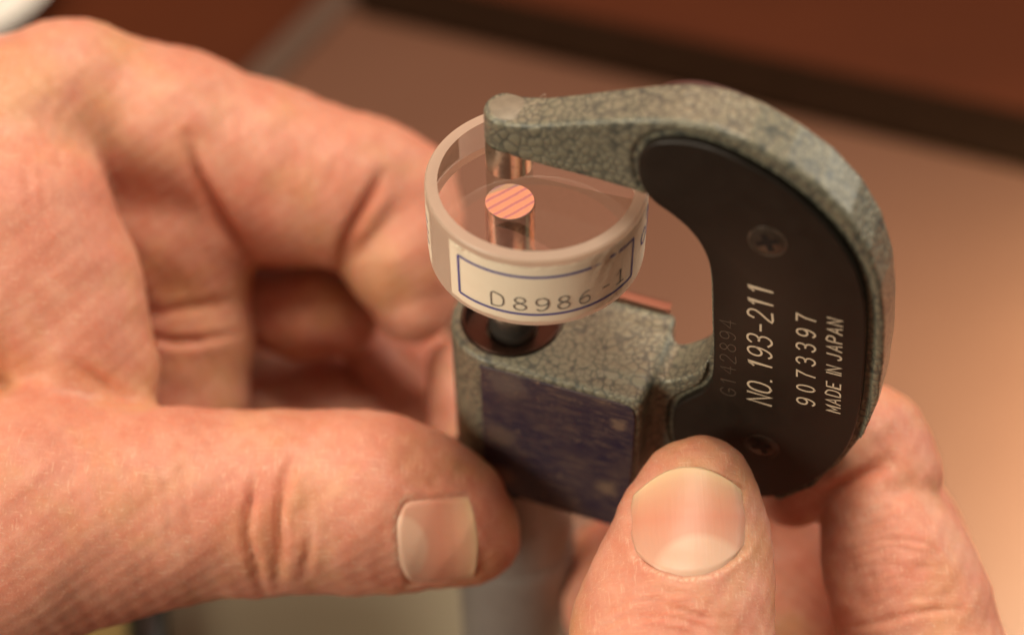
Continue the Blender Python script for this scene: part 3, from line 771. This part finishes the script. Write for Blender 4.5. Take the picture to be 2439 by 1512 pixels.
# ------------------------------------------------------------------ hands
def build_hand(name, chains, box, h, creases, nails, label, mat=SK, k_all=1.6, join=None):
    """chains: list of (pts[(x,y,c,r)], k_in, flat, k_join). Camera-aligned working axes, then moved to the world."""
    (x0, x1), (y0, y1), (c0, c1) = box
    X = np.arange(x0, x1, h, dtype=np.float32)[:, None, None]; Y = np.arange(y0, y1, h, dtype=np.float32)[None, :, None]; Z = np.arange(c0, c1, h, dtype=np.float32)[None, None, :]
    X = X + 0 * Y + 0 * Z; Y = Y + 0 * X; Z = Z + 0 * X
    F = None
    for pts, kin, fl, kj in chains:
        q = []
        for (x, y, c, r) in pts:
            kk = FPX / (DIST - c); q.append(((x - CX) / kk, (CY - y) / kk, c, r))
        d = capsule_chain(X, Y, Z, q, kin, fl)
        F = d if F is None else smin(F, d, kj)
    V, Q, G = nets(F.astype(np.float32), (x0, y0, c0), h)
    # creases : photo polylines carved into camera-facing skin
    kk = FPX / (DIST - V[:, 2]); PX = CX + V[:, 0] * kk; PY = CY - V[:, 1] * kk
    disp = np.zeros(len(V)); red = np.zeros(len(V)); pale = np.zeros(len(V))
    face = sst(.05, .45, G[:, 2])
    for line, depth, wd, cr, bulge in creases:
        L = spline([Vector(p[:2]) for p in line], 6, closed=False)
        dm = np.full(len(V), 1e9); tt = np.zeros(len(V)); n = len(L)
        for i in range(n - 1):
            ax, ay = L[i]; bx, by = L[i + 1]; ex, ey = bx - ax, by - ay
            t = np.clip(((PX - ax) * ex + (PY - ay) * ey) / (ex * ex + ey * ey + 1e-9), 0, 1)
            dd = np.hypot(PX - ax - ex * t, PY - ay - ey * t); m = dd < dm; dm[m] = dd[m]; tt[m] = (i + t[m]) / (n - 1)
        dmm = dm / kk
        ok = (V[:, 2] > cr[0]) & (V[:, 2] < cr[1]); taper = np.sin(np.pi * np.clip(tt, .04, .96)) ** .6
        disp += ok * face * taper * (-depth * np.exp(-(dmm / wd) ** 2) + bulge * np.exp(-((dmm - 2.2 * wd) / (1.4 * wd)) ** 2))
        red += ok * face * taper * min(.7, depth * .55) * np.exp(-(dmm / (wd * 1.6)) ** 2)
    nd = []
    for nl in nails:
        cx, cy, ax_, hw, hl, cr = nl['cx'], nl['cy'], math.radians(nl['ang']), nl['hw'], nl['hl'], nl['cr']
        # u across, v along (towards the tip) in photo pixels
        du = (PX - cx) * math.cos(ax_) + (PY - cy) * math.sin(ax_); dv = (PX - cx) * math.sin(ax_) - (PY - cy) * math.cos(ax_)
        q = nl['shape'](du, dv)     # <1 inside
        ok = (V[:, 2] > cr[0]) & (V[:, 2] < cr[1]) & (G[:, 2] > .1)
        tipq = sst(.55, .95, dv / hl)
        disp += ok * (-.38 * (1 - sst(.90, 1.0, q)) + nl.get('rim', .35) * np.exp(-((q - 1.12) / .09) ** 2) * (1 - tipq))
        pale += ok * np.exp(-((q - 1.035) / .03) ** 2) * (1 - sst(-.75, -.35, dv / hl))
        nd.append((nl, ax_))
    # slow irregular swelling of the flesh
    wob = sum(a_ * np.sin(V @ np.array(f_) + p_) for a_, f_, p_ in ((.16, (.21, .13, .17), 1), (.12, (-.31, .27, .11), 2), (.08, (.55, .62, .2), 0), (.06, (.9, -.7, .5), 3), (.035, (1.7, 1.3, -.8), 1), (.03, (-1.5, 2.1, .9), 5)))
    disp = disp + wob * (np.abs(disp) < .4)
    V = V + G * disp[:, None]
    W = V[:, :1] * np.array(R_)[None] + V[:, 1:2] * np.array(U_)[None] + V[:, 2:] * np.array(B_)[None]
    hand = mesh_obj(name, W, Q, mat)
    bm_ = bmesh.new(); bm_.from_mesh(hand.data); bmesh.ops.recalc_face_normals(bm_, faces=bm_.faces[:]); bm_.to_mesh(hand.data); bm_.free()
    for nm, arr in (('red', red), ('pale', pale)):
        at = hand.data.attributes.new(nm, 'FLOAT', 'POINT'); at.data.foreach_set('value', np.clip(arr, 0, 1).astype(np.float32))
    tag(hand, label, 'hand')
    print(name, 'faces', len(Q))
    # nails
    tree = BVHTree.FromPolygons((W - G @ np.array([np.array(R_), np.array(U_), np.array(B_)]) * disp[:, None]).tolist(), Q.tolist())
    for nl, ax_ in nd:
        cx, cy, hw, hl = nl['cx'], nl['cy'], nl['hw'], nl['hl']
        nu, nv = 44, 52; vs, uvs, fs = [], [], []
        top, bot = [], []
        for j in range(nv + 1):
            v = -1 + 2 * j / nv
            for i in range(nu + 1):
                u = -1 + 2 * i / nu
                du, dv = nl['map'](u, v)
                x = cx + du * math.cos(ax_) + dv * math.sin(ax_); y = cy + du * math.sin(ax_) - dv * math.cos(ax_)
                d = (R_ * (x - CX) + U_ * (CY - y) - B_ * FPX).normalized()
                hit = tree.ray_cast(CAM, d)
                p = hit[0]; nn = hit[1]
                e = max(abs(u), abs(v))
                lift = .16 - .50 * max(0, abs(u) - .86) / .14 - (.45 * max(0, -v - .86) / .14) + (.30 * max(0, v - .45) / .55)
                top.append(p + B_ * lift * 1.0); bot.append(p + B_ * (lift - .5)); uvs.append((u * .5 + .5, v * .5 + .5))
        # smooth the depth so the nail is its own clean curved plate
        m = nu + 1; vs = top + bot; off = len(top)
        for j in range(nv):
            for i in range(nu):
                a = j * m + i; fs.append((a, a + 1, a + m + 1, a + m)); fs.append((off + a + m, off + a + m + 1, off + a + 1, off + a))
        for i in range(nu):
            a = nv * m + i; fs.append((a, a + 1, off + a + 1, off + a)); a = i; fs.append((a + 1, a, off + a, off + a + 1))
        for j in range(nv):
            a = j * m; fs.append((a, a + m, off + a + m, off + a)); a = j * m + nu; fs.append((a + m, a, off + a, off + a + m))
        o = mesh_obj('fingernail', vs, fs, NAIL, hand)
        uvl = o.data.uv_layers.new(name='UVMap'); al = uvs + uvs
        li = np.zeros(len(o.data.loops), np.int32); o.data.loops.foreach_get('vertex_index', li)
        uvl.data.foreach_set('uv', np.array(al, np.float32)[li].ravel())
        bm_ = bmesh.new(); bm_.from_mesh(o.data); bmesh.ops.recalc_face_normals(bm_, faces=bm_.faces[:]); bm_.to_mesh(o.data); bm_.free()
    return hand

def nail_def(cx, cy, ang, hw, hl, cr, base_round=.55, tip_arc=.30, taper=.0, rim=.35):
    """nail outline: sides parallel, proximal end rounded, free edge a shallow arc. v=+1 tip."""
    def mp(u, v):
        wv = hw * (1 - .10 * v * v * (v < 0) - .09 * v * v * (v > 0))
        uu = u
        top = hl * (1 - tip_arc * u * u); bot = -hl * (1 - base_round * abs(u) ** 2.2)
        if v >= 0: y = top * v
        else: y = bot * -v
        return wv * uu, y
    def shape(du, dv):
        u = du / hw; lim = np.where(dv > 0, hl * (1 - tip_arc * np.clip(u * u, 0, 1.4)), hl * (1 - base_round * np.clip(np.abs(u), 0, 1.25) ** 2.2))
        return np.maximum(np.abs(u), np.abs(dv) / np.maximum(lim, 1)) 
    return dict(cx=cx, cy=cy, ang=ang, hw=hw, hl=hl, cr=cr, map=mp, shape=shape, rim=rim)

# right hand: thumb on the cover plate, index behind the frame
RT = [(1657, 1162, 11.5, 7.3), (1652, 1225, 12, 9.5), (1643, 1300, 13, 10.6), (1625, 1400, 15, 12.0), (1602, 1510, 18, 13.4), (1585, 1700, 22, 14.5), (1650, 2000, 18, 17)]
R_chains = [
    (RT, 3, 1.18, 0),
    ([(1890, 1150, -13, 7.0), (1985, 1100, -9, 8.0), (2068, 1052, -8, 8.6), (2100, 1130, -7, 9.2)], 3, 1, 1.0),
    ([(2105, 1255, -5, 9.4), (2135, 1330, -4, 10.8), (2172, 1450, -2, 11.4), (2240, 1680, 2, 13), (2150, 2050, 4, 19)], 3, 1, 1.1),
    ([(1560, 1080, -34, 8.5), (1800, 1060, -32, 9.5), (2040, 1090, -30, 10), (2140, 1300, -28, 10.5), (2200, 1600, -20, 13)], 3, 1, 1),  # middle finger hidden behind the frame, added to shade the palm hollow
    ([(1790, 1240, -48, 8), (1885, 1300, -50, 9.5), (1910, 1480, -46, 12), (1950, 1800, -30, 17)], 3, 1, 1.2),
    ([(1455, 1340, -50, 8), (1480, 1440, -48, 10), (1560, 1600, -40, 13), (1800, 1900, -22, 17)], 3, 1, 1.2),
    ([(1700, 2000, 6, 20), (2100, 2050, 0, 22)], 3, 1, 5),
]
def fan(a, b, n, bend, depth, wd, cr, seed):
    """n fine skin lines between polyline a and polyline b"""
    rn_ = random.Random(seed); out = []
    for i in range(n):
        t = (i + .5 + rn_.uniform(-.3, .3)) / n; L = []
        u0, u1 = rn_.uniform(0, .35), rn_.uniform(.65, 1)
        for m in range(5):
            u = u0 + (u1 - u0) * m / 4; k_ = u * (len(a) - 1); j = min(int(k_), len(a) - 2); f_ = k_ - j
            pa_ = Vector(a[j]).lerp(Vector(a[j + 1]), f_); pb_ = Vector(b[j]).lerp(Vector(b[j + 1]), f_)
            p_ = pa_.lerp(pb_, t); L.append((p_.x + rn_.uniform(-bend, bend), p_.y + rn_.uniform(-bend, bend)))
        out.append((L, depth * rn_.uniform(.5, 1.2), wd, cr, depth * .25))
    return out
FR = fan([(1420, 1440), (1530, 1405), (1620, 1400), (1740, 1430)], [(1400, 1520), (1500, 1500), (1620, 1500), (1760, 1520)], 9, 5, .24, .35, (8, 40), 3) + fan([(1480, 1130), (1600, 1060), (1700, 1062), (1790, 1130)], [(1500, 1150), (1600, 1090), (1700, 1090), (1780, 1150)], 3, 4, .05, .2, (4, 40), 8) + fan([(1990, 1230), (2100, 1200), (2250, 1230)], [(2020, 1470), (2150, 1440), (2320, 1440)], 10, 8, .14, .35, (-14, 20), 9) + fan([(2000, 1200), (2020, 1330), (2050, 1480)], [(2230, 1200), (2270, 1330), (2320, 1480)], 10, 7, .09, .3, (-14, 20), 10)
rn = nail_def(1641, 1243, -3, 140, 132, (8, 40), base_round=.46, tip_arc=.46, rim=.12)
creR = [*FR,
        ([(1950, 1195), (2000, 1165), (2060, 1130), (2120, 1105)], 1.5, 1.1, (-14, 14), .3),
        ([(2020, 1495), (2100, 1480), (2200, 1455), (2290, 1450)], .35, .5, (-14, 20), .12),
        ([(1440, 1495), (1510, 1455), (1600, 1448), (1700, 1475)], .25, .4, (8, 40), .1),
        ([(1430, 1530), (1520, 1475), (1600, 1470), (1690, 1500)], .22, .35, (8, 40), .08),
        ([(1450, 1450), (1520, 1432), (1600, 1430), (1670, 1440)], .15, .35, (8, 40), .06),
        ([(2060, 1290), (2150, 1280), (2230, 1300)], .1, .4, (-10, 14), .03)]
build_hand('hand', R_chains, ((0, 92), (-100, 2), (-58, 42)), .5, creR, [rn], 'right hand pinching the black cover plate with its broad thumb nail facing up')

# left hand: thumb lies across the lower lug, fingers curl behind
LT = [(-500, 1500, -12, 30), (-150, 1290, -6, 22), (80, 1235, -4, 18.5), (300, 1215, -5, 15.2), (450, 1203, -6, 13.9), (620, 1198, -7, 13.3), (800, 1190, -8, 13.2), (900, 1197, -8, 12.9), (1010, 1220, -9, 11.1), (1085, 1252, -9.5, 9.0), (1137, 1284, -10, 5.8)]
L_chains = [
    (LT, 4, 1.0, 0),
    ([(-300, 500, -18, 26), (20, 330, -22, 15), (170, 235, -26, 12.6)], 6, 1, 3),
    ([(-250, 700, -14, 24), (30, 560, -14, 15.5), (140, 720, -13, 12.5), (225, 850, -12, 8.5), (285, 905, -12, 5.6)], 6, 1, 4),
    ([(170, 235, -26, 12.6), (420, 330, -32, 14), (635, 415, -37, 14.6), (790, 447, -38, 12.7), (900, 445, -40, 11.0)], 5, 1, 2.5),
    ([(300, 330, -32, 13), (430, 560, -36, 12.4), (455, 800, -40, 10), (440, 1010, -42, 11)], 4, 1, 2.0),
    ([(940, 465, -41, 11.0), (958, 600, -41, 10.6), (985, 712, -42, 7.6)], 3, 1, .8),
    ([(635, 735, -49, 6.8), (735, 745, -49, 8.1), (820, 765, -51, 6.6)], 3, 1, .5),
    ([(590, 640, -60, 6.5), (700, 655, -61, 7), (820, 650, -60, 6.5)], 3, 1, .4),
    ([(540, 800, -76, 11), (760, 860, -82, 11), (980, 900, -80, 11)], 3, 1, 1),
    ([(870, 825, -60, 4.6), (960, 925, -60, 4.7), (1065, 1045, -58, 5.2)], 2, 1, .6),
    ([(1078, 870, -50, 4.6), (1086, 950, -50, 5.2), (1095, 1050, -48, 6)], 2, 1, .6),
    ([(480, 990, -66, 13), (760, 985, -68, 11), (1000, 1060, -66, 11)], 3, 1, 1),
    ([(-300, 900, -30, 35), (150, 950, -62, 22), (420, 1060, -80, 14)], 5, 1, 4),
]
ln = nail_def(1040, 1285, 86, 104, 98, (-4, 20), base_round=.25, tip_arc=.16, rim=.15)
creL = fan([(540, 1030), (530, 1200), (560, 1390)], [(790, 1050), (790, 1200), (790, 1380)], 9, 8, .16, .45, (-8, 20), 2) + fan([(900, 1090), (870, 1240), (900, 1370)], [(780, 1080), (770, 1240), (800, 1370)], 4, 6, .1, .4, (-8, 20), 4) + fan([(60, 950), (150, 1150), (220, 1400)], [(420, 990), (450, 1180), (470, 1400)], 9, 10, .12, .5, (-12, 20), 5) + fan([(60, 150), (40, 400), (60, 640)], [(330, 140), (200, 330), (230, 560)], 8, 12, .14, .6, (-40, 20), 6) + fan([(500, 220), (530, 350), (600, 480)], [(860, 300), (820, 400), (780, 520)], 7, 10, .1, .6, (-60, 0), 7) + [([(612, 1140), (598, 1200), (590, 1270), (605, 1330), (625, 1400)], .75, .65, (-8, 20), .25),
        ([(700, 1080), (680, 1150), (665, 1230), (668, 1300), (660, 1390)], .85, .7, (-8, 20), .3),
        ([(740, 1260), (735, 1310), (725, 1370)], .5, .6, (-8, 20), .15),
        ([(452, 330), (480, 430), (530, 525), (590, 605)], 1.6, 1.1, (-50, -8), .3),
        ([(908, 415), (880, 480), (840, 550), (812, 630)], 1.5, 1.0, (-60, -8), .3),
        ([(350, 800), (430, 815), (560, 795)], .6, .7, (-60, -20), .3),
        ([(350, 750), (450, 735), (540, 720)], .35, .8, (-60, -20), .2),
        ([(165, 860), (230, 900), (290, 945), (340, 975)], .9, .9, (-20, 20), .2)]
build_hand('hand', L_chains, ((-142, 2), (-68, 52), (-116, 26)), .7, creL, [ln], 'left hand with thumb along the bottom and fingers curled behind the grey lug')
